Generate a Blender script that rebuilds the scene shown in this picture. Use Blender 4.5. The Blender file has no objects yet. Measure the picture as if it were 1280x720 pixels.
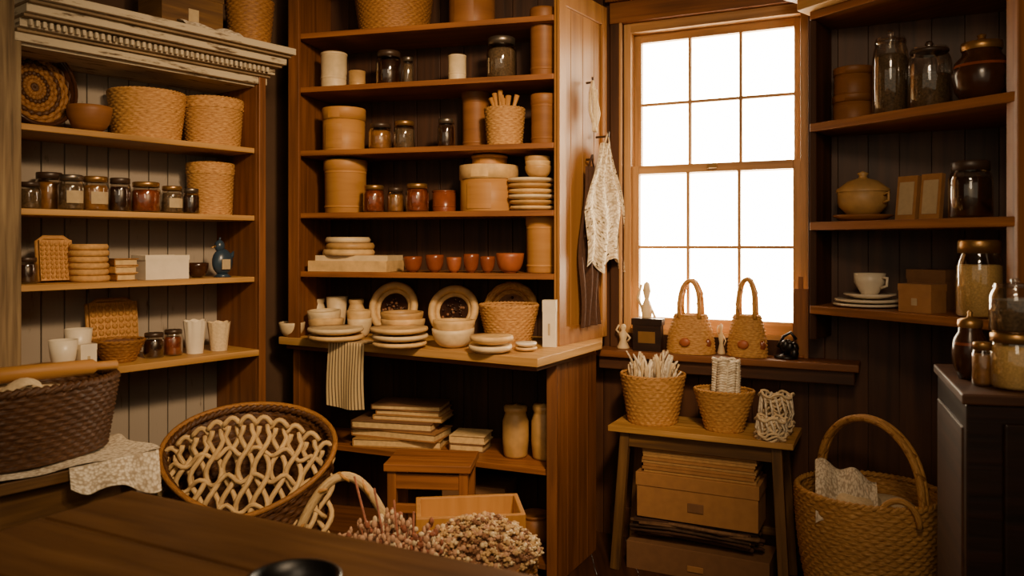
import bpy, math, random
from mathutils import Matrix, Vector
random.seed(7)
R=random.random
def U(a,b): return a+(b-a)*random.random()
CZ=1.25; HY=305.0; F=1000.0
scene=bpy.context.scene

# ---------------------------------------------------------------- materials
def lin(h):
    h=h.lstrip('#'); o=[]
    for i in (0,2,4):
        c=int(h[i:i+2],16)/255
        o.append(c/12.92 if c<=.04045 else ((c+.055)/1.055)**2.4)
    return (*o,1)
def newmat(name):
    m=bpy.data.materials.new(name); m.use_nodes=True
    nt=m.node_tree; return m,nt,nt.nodes['Principled BSDF']
def grain(name,cols,scale=(3,60),rough=.6,bump=.25,src='UV',detail=5,tone=.35,spec=.35,lo=.22,hi=.8):
    m,nt,p=newmat(name); N=nt.nodes; L=nt.links
    tc=N.new('ShaderNodeTexCoord'); mp=N.new('ShaderNodeMapping')
    mp.inputs['Scale'].default_value=(scale[0],scale[1],scale[1] if src!='UV' else 1)
    L.new(tc.outputs[src],mp.inputs[0])
    n=N.new('ShaderNodeTexNoise'); n.inputs['Scale'].default_value=1; n.inputs['Detail'].default_value=detail
    n.inputs['Distortion'].default_value=.4
    L.new(mp.outputs[0],n.inputs['Vector'])
    r=N.new('ShaderNodeValToRGB'); L.new(n.outputs[0],r.inputs[0])
    e=r.color_ramp.elements; e[0].position=lo; e[0].color=lin(cols[0]); e[1].position=hi; e[1].color=lin(cols[-1])
    if len(cols)>2:
        x=e.new(.5); x.color=lin(cols[1])
    n2=N.new('ShaderNodeTexNoise'); n2.inputs['Scale'].default_value=2.3; n2.inputs['Detail'].default_value=2
    L.new(tc.outputs[src],n2.inputs['Vector'])
    mr=N.new('ShaderNodeMapRange'); mr.inputs[1].default_value=.3; mr.inputs[2].default_value=.7
    mr.inputs[3].default_value=1-tone; mr.inputs[4].default_value=1+tone
    L.new(n2.outputs[0],mr.inputs[0])
    mx=N.new('ShaderNodeMix'); mx.data_type='RGBA'; mx.blend_type='MULTIPLY'; mx.inputs[0].default_value=1
    L.new(r.outputs[0],mx.inputs[6]); L.new(mr.outputs[0],mx.inputs[7])
    L.new(mx.outputs[2],p.inputs['Base Color'])
    p.inputs['Roughness'].default_value=rough; p.inputs['Specular IOR Level'].default_value=spec
    b=N.new('ShaderNodeBump'); b.inputs['Strength'].default_value=bump; b.inputs['Distance'].default_value=.004
    L.new(n.outputs[0],b.inputs['Height']); L.new(b.outputs[0],p.inputs['Normal'])
    return m
def plain(name,c,rough=.5,var=.15,scale=40,bump=.1,metal=0,spec=.5):
    m,nt,p=newmat(name); N=nt.nodes; L=nt.links
    tc=N.new('ShaderNodeTexCoord'); n=N.new('ShaderNodeTexNoise'); n.inputs['Scale'].default_value=scale; n.inputs['Detail'].default_value=4
    L.new(tc.outputs['Object'],n.inputs['Vector'])
    c=lin(c); r=N.new('ShaderNodeValToRGB'); e=r.color_ramp.elements
    e[0].position=.3; e[1].position=.7
    e[0].color=(*[x*(1-var) for x in c[:3]],1); e[1].color=(*[min(1,x*(1+var)) for x in c[:3]],1)
    L.new(n.outputs[0],r.inputs[0]); L.new(r.outputs[0],p.inputs['Base Color'])
    p.inputs['Roughness'].default_value=rough; p.inputs['Metallic'].default_value=metal; p.inputs['Specular IOR Level'].default_value=spec
    if bump:
        b=N.new('ShaderNodeBump'); b.inputs['Strength'].default_value=bump; b.inputs['Distance'].default_value=.003
        L.new(n.outputs[0],b.inputs['Height']); L.new(b.outputs[0],p.inputs['Normal'])
    return m
def chipped(name,c1,c2,thr=.58,scale=9):
    m,nt,p=newmat(name); N=nt.nodes; L=nt.links
    tc=N.new('ShaderNodeTexCoord'); mp=N.new('ShaderNodeMapping'); mp.inputs['Scale'].default_value=(1,5,1); L.new(tc.outputs['UV'],mp.inputs[0])
    n=N.new('ShaderNodeTexNoise'); n.inputs['Scale'].default_value=scale; n.inputs['Detail'].default_value=8; n.inputs['Roughness'].default_value=.65
    L.new(mp.outputs[0],n.inputs['Vector'])
    r=N.new('ShaderNodeValToRGB'); e=r.color_ramp.elements
    e[0].position=thr-.04; e[0].color=lin(c1); e[1].position=thr+.05; e[1].color=lin(c2)
    L.new(n.outputs[0],r.inputs[0]); L.new(r.outputs[0],p.inputs['Base Color']); p.inputs['Roughness'].default_value=.75
    b=N.new('ShaderNodeBump'); b.inputs['Strength'].default_value=.4; b.inputs['Distance'].default_value=.003; b.invert=True
    L.new(n.outputs[0],b.inputs['Height']); L.new(b.outputs[0],p.inputs['Normal'])
    return m
def glassmat(name,tint=(1,1,1,1),refl=.12):
    m,nt,p=newmat(name); N=nt.nodes; L=nt.links; N.remove(p)
    t=N.new('ShaderNodeBsdfTransparent'); t.inputs[0].default_value=tint
    g=N.new('ShaderNodeBsdfGlossy'); g.inputs['Roughness'].default_value=.06
    fr=N.new('ShaderNodeLayerWeight'); fr.inputs[0].default_value=.35
    mr=N.new('ShaderNodeMapRange'); mr.inputs[3].default_value=refl; mr.inputs[4].default_value=.8
    L.new(fr.outputs['Facing'],mr.inputs[0])
    mx=N.new('ShaderNodeMixShader'); L.new(mr.outputs[0],mx.inputs[0]); L.new(t.outputs[0],mx.inputs[1]); L.new(g.outputs[0],mx.inputs[2])
    L.new(mx.outputs[0],N['Material Output'].inputs[0]); return m
def striped(name,c1,c2,f=60):
    m,nt,p=newmat(name); N=nt.nodes; L=nt.links
    tc=N.new('ShaderNodeTexCoord'); s=N.new('ShaderNodeSeparateXYZ'); L.new(tc.outputs['UV'],s.inputs[0])
    a=N.new('ShaderNodeMath'); a.operation='MULTIPLY'; a.inputs[1].default_value=f; L.new(s.outputs[0],a.inputs[0])
    b=N.new('ShaderNodeMath'); b.operation='FRACT'; L.new(a.outputs[0],b.inputs[0])
    r=N.new('ShaderNodeValToRGB'); e=r.color_ramp.elements; r.color_ramp.interpolation='CONSTANT'
    e[0].position=0; e[0].color=lin(c1); e[1].position=.68; e[1].color=lin(c2)
    L.new(b.outputs[0],r.inputs[0]); L.new(r.outputs[0],p.inputs['Base Color']); p.inputs['Roughness'].default_value=.9
    return m
def lace(name,c,holes=False):
    m,nt,p=newmat(name); N=nt.nodes; L=nt.links
    tc=N.new('ShaderNodeTexCoord'); v=N.new('ShaderNodeTexVoronoi'); v.inputs['Scale'].default_value=90
    L.new(tc.outputs['UV'],v.inputs['Vector'])
    r=N.new('ShaderNodeValToRGB'); e=r.color_ramp.elements; c=lin(c)
    e[0].color=c; e[0].position=.35; e[1].position=.75; e[1].color=(c[0]*.55,c[1]*.5,c[2]*.45,1)
    L.new(v.outputs['Distance'],r.inputs[0]); L.new(r.outputs[0],p.inputs['Base Color']); p.inputs['Roughness'].default_value=.95
    b=N.new('ShaderNodeBump'); b.inputs['Strength'].default_value=.6; b.inputs['Distance'].default_value=.003; b.invert=True
    L.new(v.outputs['Distance'],b.inputs['Height']); L.new(b.outputs[0],p.inputs['Normal'])
    if holes:
        v2=N.new('ShaderNodeTexVoronoi'); v2.inputs['Scale'].default_value=70; v2.inputs['Randomness'].default_value=.6; L.new(tc.outputs['UV'],v2.inputs['Vector'])
        g=N.new('ShaderNodeMath'); g.operation='GREATER_THAN'; g.inputs[1].default_value=.27; L.new(v2.outputs['Distance'],g.inputs[0]); L.new(g.outputs[0],p.inputs['Alpha'])
    return m

M={}
M['cab']=grain('cabinet_wood',['#4a2b15','#704421','#855329'],(2,40),.5,tone=.2)
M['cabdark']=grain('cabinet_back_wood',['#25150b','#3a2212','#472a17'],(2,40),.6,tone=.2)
M['shelf']=grain('shelf_wood',['#5f3a1b','#885428','#a06833'],(2,45),.45,tone=.15)
M['sash']=grain('sash_wood',['#93683c','#b98a55','#c99c66'],(2,45),.45,tone=.1)
M['honey']=grain('honey_wood',['#7d5228','#996935','#a97942'],(1.4,22),.5,tone=.12)
M['old']=grain('weathered_wood',['#3d3022','#7d674a','#a18a62'],(3,60),.85,.8,tone=.3)
M['shelflit']=grain('lit_shelf_wood',['#86602f','#b08448','#c59a60'],(2,40),.5,tone=.15)  # lit copy of the shelf wood: brightness painted into the colour
M['table']=grain('table_wood',['#3c2614','#634223','#7b5630'],(2.2,22),.38,.3,tone=.22)
M['bench']=grain('bench_wood',['#3a2716','#604321','#805c32'],(3,45),.55,tone=.2)
M['wall']=grain('wall_board_wood',['#2e1b10','#492c19','#5a3820'],(1.5,26),.5,tone=.25)
M['floor']=grain('floor_wood',['#1b0f08','#3a2112','#4d2e19'],(2,30),.5,tone=.3)
M['black']=plain('black_iron','#0c0a09',.35)
M['darkcab']=grain('ebony_wood',['#110905','#22120a','#301b10'],(2,40),.4,tone=.2)
M['grey']=chipped('beadboard_paint','#968a7b','#5d5142',.64,5)
M['cream']=chipped('distressed_paint','#b5a68a','#4c3a26',.58,8)
M['plaster']=plain('wall_plaster','#46301e',.9,.2,6)
M['ceil']=plain('ceiling_paint','#3a2616',.9,.2,6)
M['wickL']=grain('straw_wicker',['#7d5226','#b58347','#d3a668'],(60,260),.7,.4,tone=.2)
M['wickM']=grain('willow_wicker',['#5d391a','#8f602d','#b08045'],(60,260),.6,.4,tone=.25)
M['wickD']=grain('dark_wicker',['#25160b','#4c2f18','#6e4926'],(60,260),.5,.4,tone=.25)
M['bent']=grain('bentwood',['#9a6a33','#ad7a3e','#b5854a'],(4,40),.5,.1,tone=.1,lo=.1,hi=.9)
M['bentD']=grain('bentwood_dark',['#704522','#835429','#8f5f33'],(4,40),.5,.1,tone=.12,lo=.1,hi=.9)
M['card']=plain('cardboard','#9c6d3d',.85,.1,30)
M['cardD']=plain('kraft_box','#74502f',.85,.1,30)
M['paper']=plain('paper_pages','#cbab74',.9,.15,60)
M['cover']=plain('book_cover','#a57c48',.7,.15,60)
M['white']=plain('white_ceramic','#e0d3ba',.35,.06,20,0)
M['ivory']=plain('ivory_stoneware','#d3ba8e',.5,.12,30)
M['tan']=plain('tan_stoneware','#b28a52',.5,.15,30)
M['dough']=plain('carved_wood_bowl','#cda76c',.6,.2,25)
M['terra']=plain('terracotta','#965028',.45,.15,30)
M['copper']=plain('copper_glaze','#7c3f20',.25,.15,30)
M['glaze']=plain('dark_brown_glaze','#3b2214',.2,.3,20)
M['glass']=glassmat('jar_glass',(.93,.9,.84,1))
M['pane']=glassmat('window_glass',(1,1,1,1),.03)
M['cdark']=plain('dark_preserve','#2e190e',.3,.4,60)
M['cred']=plain('red_preserve','#7d3c1c',.35,.4,60)
M['camber']=plain('amber_preserve','#8f6433',.35,.3,60)
M['cyel']=plain('yellow_grain','#d3b272',.8,.2,200)
M['cgrey']=plain('dried_herb','#5f4d36',.9,.5,150)
M['lidm']=plain('lid_metal','#857a6c',.35,.1,20,0,.9)
M['lidd']=plain('lid_dark','#3a2a1e',.4,.1,20,0)
M['lidg']=plain('lid_brass','#a57d48',.35,.1,20,0,.8)
M['label']=plain('paper_label','#b09a74',.8,.08,60,0)
M['lace']=lace('lace_cloth','#e2d4bb')
M['laceh']=lace('open_lace','#dccbab',True)
M['linen']=plain('linen_cloth','#d0b992',.95,.12,120,.5)
M['brown']=plain('brown_cloth','#452a1a',.95,.2,80,.5)
M['stripe']=striped('striped_linen','#d0b684','#5a442c',75)
M['twig']=plain('dried_twig','#6f5034',.8,.3,80)
M['redtwig']=plain('red_dried_flower','#8a5238',.8,.35,80)
M['pink']=plain('pale_dried_petal','#b58c6c',.85,.25,80)
M['seed']=plain('dried_seedhead','#bf9b68',.85,.3,60)
M['seedD']=plain('dark_seedhead','#80583a',.85,.3,60)
M['blue']=plain('blue_glaze','#2c3c4c',.3,.2,30)
M['cookie']=plain('pressed_wafer','#bd9054',.8,.2,70,.4)
M['rope']=grain('cane_rope',['#9c7c50','#c2a26e','#dcc08e'],(40,200),.75,.4,tone=.15)
M['rust']=plain('dark_bundle','#453020',.9,.35,60)

# ---------------------------------------------------------------- mesh builder
class B:
    def __init__(s): s.v=[];s.f=[];s.m=[];s.sm=[];s.uv=[];s.mats=[];s.X=Matrix.Identity(4)
    def mi(s,k):
        if k not in s.mats: s.mats.append(k)
        return s.mats.index(k)
    def add(s,vs,fs,uvs,mat,smooth):
        o=len(s.v); i=s.mi(mat)
        s.v+= [s.X@Vector(p) for p in vs]
        for f,u in zip(fs,uvs):
            s.f.append([o+k for k in f]); s.m.append(i); s.sm.append(smooth); s.uv.append(u)
    def prism(s,poly,z0,z1,mat,gdir=None):
        n=len(poly); a=sum(poly[i][0]*poly[(i+1)%n][1]-poly[(i+1)%n][0]*poly[i][1] for i in range(n))
        if a<0: poly=poly[::-1]
        if gdir is None:
            e=max(range(n),key=lambda i:(poly[i][0]-poly[(i+1)%n][0])**2+(poly[i][1]-poly[(i+1)%n][1])**2)
            gdir=(poly[(e+1)%n][0]-poly[e][0],poly[(e+1)%n][1]-poly[e][1])
        l=math.hypot(*gdir); g=(gdir[0]/l,gdir[1]/l); ou,ov=U(0,50),U(0,50)
        vs=[(x,y,z0) for x,y in poly]+[(x,y,z1) for x,y in poly]
        P=lambda x,y:(x*g[0]+y*g[1]+ou,-x*g[1]+y*g[0]+ov)
        fs=[list(range(n))[::-1],list(range(n,2*n))]; uv=[[P(*poly[i]) for i in range(n)][::-1],[P(*poly[i]) for i in range(n)]]
        for i in range(n):
            j=(i+1)%n; fs.append([i,j,n+j,n+i])
            d=math.hypot(poly[i][0]-poly[j][0],poly[i][1]-poly[j][1])
            uv.append([(ou,ov),(ou+d,ov),(ou+d,ov+z1-z0),(ou,ov+z1-z0)])
        s.add(vs,fs,uv,mat,False)
    def box(s,x0,x1,y0,y1,z0,z1,mat,rot=None):
        c=((x0+x1)/2,(y0+y1)/2,(z0+z1)/2); d=(x1-x0,y1-y0,z1-z0)
        ax=max(range(3),key=lambda i:d[i]); ou,ov=U(0,50),U(0,50)
        vs=[];
        for a in (-.5,.5):
            for b in (-.5,.5):
                for e in (-.5,.5): vs.append(Vector((a*d[0],b*d[1],e*d[2])))
        fs=[[0,1,3,2],[4,6,7,5],[0,4,5,1],[2,3,7,6],[0,2,6,4],[1,5,7,3]]; na=[0,0,1,1,2,2]
        uv=[]
        for f,n in zip(fs,na):
            o=[i for i in range(3) if i!=n]
            if ax in o: u=ax; w=[i for i in o if i!=ax][0]
            else: u,w=o
            uv.append([(vs[k][u]+ou+n*.37,vs[k][w]+ov+n*.2) for k in f])
        T=Matrix.Translation(c)@(rot if rot else Matrix.Identity(4))
        s.add([T@p for p in vs],fs,uv,mat,False)
    def lathe(s,prof,mat,c=(0,0,0),seg=28,sx=1,sy=1,a0=0,a1=2*math.pi,smooth=True):
        full=abs(a1-a0-2*math.pi)<1e-6; cols=seg if full else seg+1; n=len(prof); vs=[];fs=[];uv=[]; ou=U(0,20)
        for r,z in prof:
            for j in range(cols):
                a=a0+(a1-a0)*j/seg; vs.append((c[0]+r*sx*math.cos(a),c[1]+r*sy*math.sin(a),c[2]+z))
        rm=max(p[0] for p in prof); L=[0]
        for i in range(1,n): L.append(L[-1]+math.hypot(prof[i][0]-prof[i-1][0],prof[i][1]-prof[i-1][1]))
        for i in range(n-1):
            for j in range(seg):
                k=(j+1)%cols
                fs.append([i*cols+j,i*cols+k,(i+1)*cols+k,(i+1)*cols+j])
                u0=ou+(a1-a0)*j/seg*rm; u1=ou+(a1-a0)*(j+1)/seg*rm
                uv.append([(u0,L[i]),(u1,L[i]),(u1,L[i+1]),(u0,L[i+1])])
        s.add(vs,fs,uv,mat,smooth)
    def tube(s,pts,r,mat,seg=7,closed=False,sy=1):
        pts=[Vector(p) for p in pts]; n=len(pts); vs=[];fs=[];uv=[]; up=Vector((0,0,1)); nrm=None; L=U(0,20)
        rf=r if callable(r) else (lambda t:r)
        for i,p in enumerate(pts):
            a=pts[(i-1)%n] if (closed or i>0) else p; b=pts[(i+1)%n] if (closed or i<n-1) else p
            t=(b-a)
            if t.length<1e-9: t=Vector((0,0,1))
            t.normalize()
            if nrm is None:
                nrm=t.cross(up)
                if nrm.length<.1: nrm=t.cross(Vector((1,0,0)))
            nrm=nrm-t*nrm.dot(t)
            if nrm.length<1e-6: nrm=t.orthogonal()
            nrm.normalize(); bi=t.cross(nrm); rr=rf(i/max(1,n-1))
            for j in range(seg):
                q=2*math.pi*j/seg; vs.append(p+nrm*rr*math.cos(q)+bi*rr*sy*math.sin(q))
        m=n if closed else n-1
        for i in range(m):
            i2=(i+1)%n; d=(pts[i2]-pts[i]).length
            for j in range(seg):
                k=(j+1)%seg; fs.append([i*seg+j,i*seg+k,i2*seg+k,i2*seg+j]); w=.01
                uv.append([(L,j*w),(L,(j+1)*w),(L+d,(j+1)*w),(L+d,j*w)])
            L+=d
        if not closed:
            fs.append(list(range(seg))[::-1]); uv.append([(0,0)]*seg)
            fs.append([(n-1)*seg+j for j in range(seg)]); uv.append([(0,0)]*seg)
        s.add(vs,fs,uv,mat,True)
    def ball(s,c,r,mat,seg=12,rings=8):
        if not hasattr(r,'__len__'): r=(r,r,r)
        prof=[(max(1e-4,math.sin(math.pi*i/rings)),-math.cos(math.pi*i/rings)) for i in range(rings+1)]
        X=s.X; s.X=X@Matrix.Translation(c)@Matrix.Diagonal((r[0],r[1],r[2],1)); s.lathe(prof,mat,seg=seg); s.X=X
    def sheet(s,fn,nu,nv,mat,su=1,sv=1):
        vs=[fn(i/nu,j/nv) for j in range(nv+1) for i in range(nu+1)]; fs=[];uv=[]
        for j in range(nv):
            for i in range(nu):
                a=j*(nu+1)+i; fs.append([a,a+1,a+nu+2,a+nu+1])
                uv.append([(i/nu*su,j/nv*sv),((i+1)/nu*su,j/nv*sv),((i+1)/nu*su,(j+1)/nv*sv),(i/nu*su,(j+1)/nv*sv)])
        s.add(vs,fs,uv,mat,True)
    def weave(s,rf,h,rows,N,mat,sx=1,sy=1,amp=.004,th=.006,hf=None,sq=0,c=(0,0,0),inner=True,bottom=True,zmin=0):
        sub=3; rings=rows*sub; seg=N*4
        for layer in ((0,1) if inner else (0,)):
            vs=[];fs=[];uv=[]
            for i in range(rings+1):
                v=i/rings; row=min(rows-1,i//sub); f=(i%sub)/sub if i<rings else 0; bp=math.sin(math.pi*f)
                for j in range(seg):
                    a=2*math.pi*j/seg
                    r=rf(v)-layer*th+amp*bp*.7+amp*bp*math.cos(N*a)*(-1)**row*(1 if not layer else -1)
                    q=1
                    if sq: q=(abs(math.cos(a))**sq+abs(math.sin(a))**sq)**(-1/sq)
                    hh=h if hf is None else hf(a)
                    vs.append((c[0]+r*sx*q*math.cos(a),c[1]+r*sy*q*math.sin(a),c[2]+zmin+hh*v))
            for i in range(rings):
                for j in range(seg):
                    k=(j+1)%seg
                    F_=[i*seg+j,i*seg+k,(i+1)*seg+k,(i+1)*seg+j]; fs.append(F_ if not layer else F_[::-1])
                    u0=j/seg*6*rf(.5);u1=(j+1)/seg*6*rf(.5); v0=i/rings*h; v1=(i+1)/rings*h
                    q=[(u0,v0),(u1,v0),(u1,v1),(u0,v1)]; uv.append(q if not layer else q[::-1])
            s.add(vs,fs,uv,mat,True)
        if bottom:
            r0=rf(0); q=lambda a:1 if not sq else (abs(math.cos(a))**sq+abs(math.sin(a))**sq)**(-1/sq)
            pl=[(c[0]+(r0-.001)*sx*q(2*math.pi*j/24)*math.cos(2*math.pi*j/24),c[1]+(r0-.001)*sy*q(2*math.pi*j/24)*math.sin(2*math.pi*j/24)) for j in range(24)]
            s.prism(pl,c[2]+zmin,c[2]+zmin+.006,mat)
        rt=max(amp*1.3,.003); hh=lambda a:h if hf is None else hf(a)
        for ph in (0,math.pi):
            P=[]; K=N*4
            for j in range(K):
                a=2*math.pi*j/K; q=1 if not sq else (abs(math.cos(a))**sq+abs(math.sin(a))**sq)**(-1/sq)
                r=rf(1)-th/2+rt*.7*math.cos(N*a/1+ph); P.append((c[0]+r*sx*q*math.cos(a),c[1]+r*sy*q*math.sin(a),c[2]+zmin+hh(a)+rt*.7*math.sin(N*a+ph)))
            s.tube(P,rt,mat,seg=5,closed=True)
    def build(s,name,loc=(0,0,0),rz=0,bevel=0,mw=None):
        me=bpy.data.meshes.new(name); me.from_pydata([tuple(p) for p in s.v],[],s.f)
        for k in s.mats: me.materials.append(M[k])
        me.polygons.foreach_set('material_index',s.m); me.polygons.foreach_set('use_smooth',s.sm)
        ul=me.uv_layers.new(name='UVMap'); flat=[c for f in s.uv for p in f for c in p]
        ul.data.foreach_set('uv',flat); me.update()
        o=bpy.data.objects.new(name,me); scene.collection.objects.link(o)
        o.location=loc; o.rotation_euler=(0,0,rz)
        if mw is not None: o.matrix_world=mw
        if bevel:
            md=o.modifiers.new('bevel','BEVEL'); md.width=bevel; md.segments=2; md.limit_method='ANGLE'; md.angle_limit=math.radians(50)
        return o

# ---------------------------------------------------------------- frames (real walls / fronts of furniture)
class Fr:
    def __init__(s,o,d):
        l=math.hypot(*d); s.o=o; s.d=(d[0]/l,d[1]/l); s.n=(-s.d[1],s.d[0]); s.a=math.atan2(s.d[1],s.d[0])
        s.M=Matrix.Translation((o[0],o[1],0))@Matrix.Rotation(s.a,4,'Z')
    def w(s,u,d): return (s.o[0]+s.d[0]*u+s.n[0]*d, s.o[1]+s.d[1]*u+s.n[1]*d)
    def u_at(s,px,d):
        r=(px-640)/F; ox,oy=s.w(0,d); return (r*oy-ox)/(s.d[0]-r*s.d[1])
    def at(s,px,d): return s.w(s.u_at(px,d),d)
FL=Fr((-1.51,2.45),(.617,.787)); FC=Fr((-.90,3.35),(1.08,-.29)); FW=Fr((.43,3.45),(.723,-.35))
FR=Fr((1.09,2.93),(.35,-.63)); FB=Fr((-.98,2.07),(.617,.787)); FT=Fr((.37,3.09),(.723,-.35))
def isect(f1,d1,f2,d2):
    o1=f1.w(0,d1);o2=f2.w(0,d2); dx,dy=o2[0]-o1[0],o2[1]-o1[1]
    det=f1.d[0]*(-f2.d[1])+f2.d[0]*f1.d[1]; t=(dx*(-f2.d[1])+f2.d[0]*dy)/det
    return t
def item(fn,name,fr,p0,p1,yt,z,d=None,rot=0,**kw):
    pc=(p0+p1)/2
    w=None; dd=d if d is not None else .12
    for _ in range(3):
        x,y=fr.at(pc,dd); w=(p1-p0)*y/F
        if d is None: dd=max(.05,w/2+.025)
    h=CZ+(HY-yt)*y/F-z
    b=B(); fn(b,w,h,**kw)
    return b.build(name,(x,y,z+.0005),fr.a+rot)

# ---------------------------------------------------------------- item builders (origin at base centre)
def bentbox(b,w,h,mat='bent',lid=.28,lidmat=None):
    r=w/2; lm=lidmat or mat; hl=h*lid
    b.lathe([(.001,0),(r*.95,0),(r*.96,.003),(r*.96,h-hl*.5),(.001,h-hl*.5)],mat)
    b.lathe([(r*.97,h-hl),(r,h-hl),(r*1.0,h-.003),(r*.985,h),(.001,h)],lm)
    b.lathe([(r*.985,h*.06),(r*.985,h*.6)],mat,a0=-2.1,a1=-1.2,seg=8)
    b.lathe([(r*1.012,h-hl*.9),(r*1.012,h-hl*.1)],lm,a0=-1.9,a1=-1.3,seg=6)
def canister(b,w,h,mat='bentD'):
    r=w/2
    b.lathe([(.001,0),(r*.9,0),(r*.93,.004),(r*.95,h*.78),(r*.97,h*.80),(r*.97,h*.82)],mat)
    b.lathe([(r*.97,h*.80),(r,h*.81),(r,h*.97),(r*.96,h),(r*.2,h),(.001,h)],mat)
    for z in (.1,.74): b.lathe([(r*.94,h*z),(r*.965,h*(z+.005)),(r*.965,h*(z+.035)),(r*.94,h*(z+.04))],mat)
def basketf(b,w,h,mat='wickL',bot=.8,rows=None,N=None,lid=False,handle=0,sy=1,sq=0,content=None,bulge=0):
    r=w/2; rows=rows or max(6,int(h/.010)); N=N or max(16,int(w*100)); amp=min(.003,w*.016)
    rf=lambda v:(r-.003)*(bot+(1-bot)*v+bulge*math.sin(math.pi*v))
    hb=h*(.74 if lid else 1)-.004
    b.weave(rf,hb,rows,N,mat,amp=amp,sy=sy,sq=sq)
    if lid:
        b.weave(lambda v:r,h*.18,3,N,mat,amp=amp,bottom=False,zmin=hb-.004,inner=False,sy=sy)
        for k in range(6):
            rr=r*(1-k/6); b.lathe([(rr,0),(rr-r/12,.004),(rr-r/6+.0005,0)],mat,c=(0,0,hb+h*.18-.002+.002*k),sy=sy)
    if content:
        b.lathe([(r*.93,h*.84),(r*.6,h*.93),(.001,h*.96)],content,sy=sy)
    if handle:
        P=[(r*.97*math.cos(math.pi*t/24),0,hb+handle*math.sin(math.pi*t/24)) for t in range(25)]
        b.tube(P,.006+w*.01,mat)
def jar(b,w,h,content='cdark',lid='lidm',fill=.72,label=False,neck=.82,knob=False):
    r=w/2
    b.lathe([(.001,0),(r*.88,0),(r,.006),(r,h*.66),(r*.93,h*.76),(r*neck,h*.82),(r*neck,h*.9)],'glass',seg=24)
    b.lathe([(.001,.003),(r*.86,.004),(r*.93,.01),(r*.93,h*min(.66,fill)),(r*.8,h*fill),(.001,h*fill)],content,seg=20)
    if knob:
        b.lathe([(r*neck,h*.82),(r*neck*1.08,h*.84),(r*neck*1.05,h*.87),(r*.3,h*.91),(r*.12,h*.92),(r*.2,h*.96),(r*.12,h),(.001,h)],lid,seg=24)
    else:
        b.lathe([(r*neck*.98,h*.83),(r*neck*1.09,h*.83),(r*neck*1.09,h*.98),(r*neck*1.02,h),(.001,h)],lid,seg=24)
    if label: b.lathe([(r*1.01,h*.2),(r*1.01,h*.55)],'label',a0=-2.3,a1=-.9,seg=10)
def crock(b,w,h,mat='tan',lid=False):
    r=w/2
    b.lathe([(.001,0),(r*.8,0),(r*.9,.01),(r,h*.3),(r*.99,h*.68),(r*.82,h*.8),(r*.78,h*.84),(r*.88,h*.88),(r*.9,h*.95),(r*.84,h*(.97 if not lid else .96)),(r*.7,h*.9),(.001,h*.86)],mat)
    if lid: b.lathe([(r*.86,h*.95),(r*.8,h*.98),(r*.15,h*.985),(r*.12,h),(.001,h)],mat)
def can(b,w,h,mat='ivory',rim='lidd'):
    r=w/2
    b.lathe([(.001,0),(r*.95,0),(r*.97,.005),(r*.96,h*.93),(.001,h*.93)],mat)
    for z in (.0,.25,.9): b.lathe([(r*.95,h*z),(r,h*(z+.01)),(r,h*(z+.06)),(r*.95,h*(z+.07))],mat)
    b.lathe([(r*.9,h*.92),(r*.95,h*.96),(r*.9,h),(.001,h)],rim)
def bowl(b,w,h,mat='dough',foot=.45,th=.06):
    r=w/2; p=[]
    for i in range(9):
        t=i/8; p.append((r*(foot+(1-foot)*math.sin(t*math.pi/2)),h*(.06+.94*(1-math.cos(t*math.pi/2)))))
    inn=[(max(.001,x-r*th*1.2 if x>r*.3 else x),z+h*.02) for x,z in p[::-1]]; inn=[(x,max(z,h*.15)) for x,z in inn]
    b.lathe([(.001,0),(r*foot,0)]+p+inn+[(.001,h*.15)],mat)
def bowlstack(b,w,h,n=3,mats=('dough','ivory','dough')):
    X=b.X; hh=h/(1+.42*(n-1))
    for i in range(n):
        b.X=X@Matrix.Translation((U(-.03,.03)*w,U(-.03,.03)*w,i*.42*hh))@Matrix.Rotation(U(-.06,.06),4,'X'); bowl(b,w*U(.86,1),hh,mats[i%len(mats)],th=.1)
    b.X=X
def platestack(b,w,h,n=5,mat='dough',mats=None):
    t=h/n
    for i in range(n):
        r=w/2*U(.9,1); m=(mats or [mat])[i%len(mats or [mat])]
        b.lathe([(.001,0),(r*.6,0),(r*.96,t*.35),(r,t*.6),(r*.97,t*.9),(r*.6,t*.75),(.001,t*.7)],m,c=(U(-.02,.02)*w,U(-.02,.02)*w,i*t))
def discstack(b,w,h,n=6,mat='cookie'):
    t=h/n
    for i in range(n):
        r=w/2*U(.93,1); b.lathe([(.001,0),(r*.92,0),(r,t*.3),(r,t*.65),(r*.93,t*.97),(.001,t*.97)],mat,c=(U(-.02,.02)*w,0,i*t))
def bookstack(b,w,h,n=4,dp=None,mats=('cover','card','cardD')):
    t=h/n; dp=dp or w*.7; X=b.X
    for i in range(n):
        ww=w*U(.85,1); b.X=X@Matrix.Translation((U(-.04,.04)*w,0,i*t))@Matrix.Rotation(U(-.12,.12),4,'Z'); m=mats[i%len(mats)]
        b.box(-ww/2,ww/2,-dp/2,dp/2,0,t*.14,m); b.box(-ww/2,ww/2,-dp/2,dp/2,t*.84,t*.98,m)
        b.box(-ww/2,-ww/2+.004,-dp/2,dp/2,0,t*.98,m); b.box(-ww/2+.004,ww/2-.005,-dp/2+.005,dp/2-.005,t*.14,t*.84,'paper')
    b.X=X
def carton(b,w,h,mat='card',dp=None,lid=True,lidh=.25):
    dp=dp or w*.7
    b.box(-w/2*.97,w/2*.97,-dp/2*.97,dp/2*.97,0,h*.97,mat)
    if lid: b.box(-w/2,w/2,-dp/2,dp/2,h*(1-lidh),h,mat)
    b.box(-w*.08,w*.08,-dp/2-.001,-dp/2*.96,h*.25,h*.5,'label')
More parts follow.
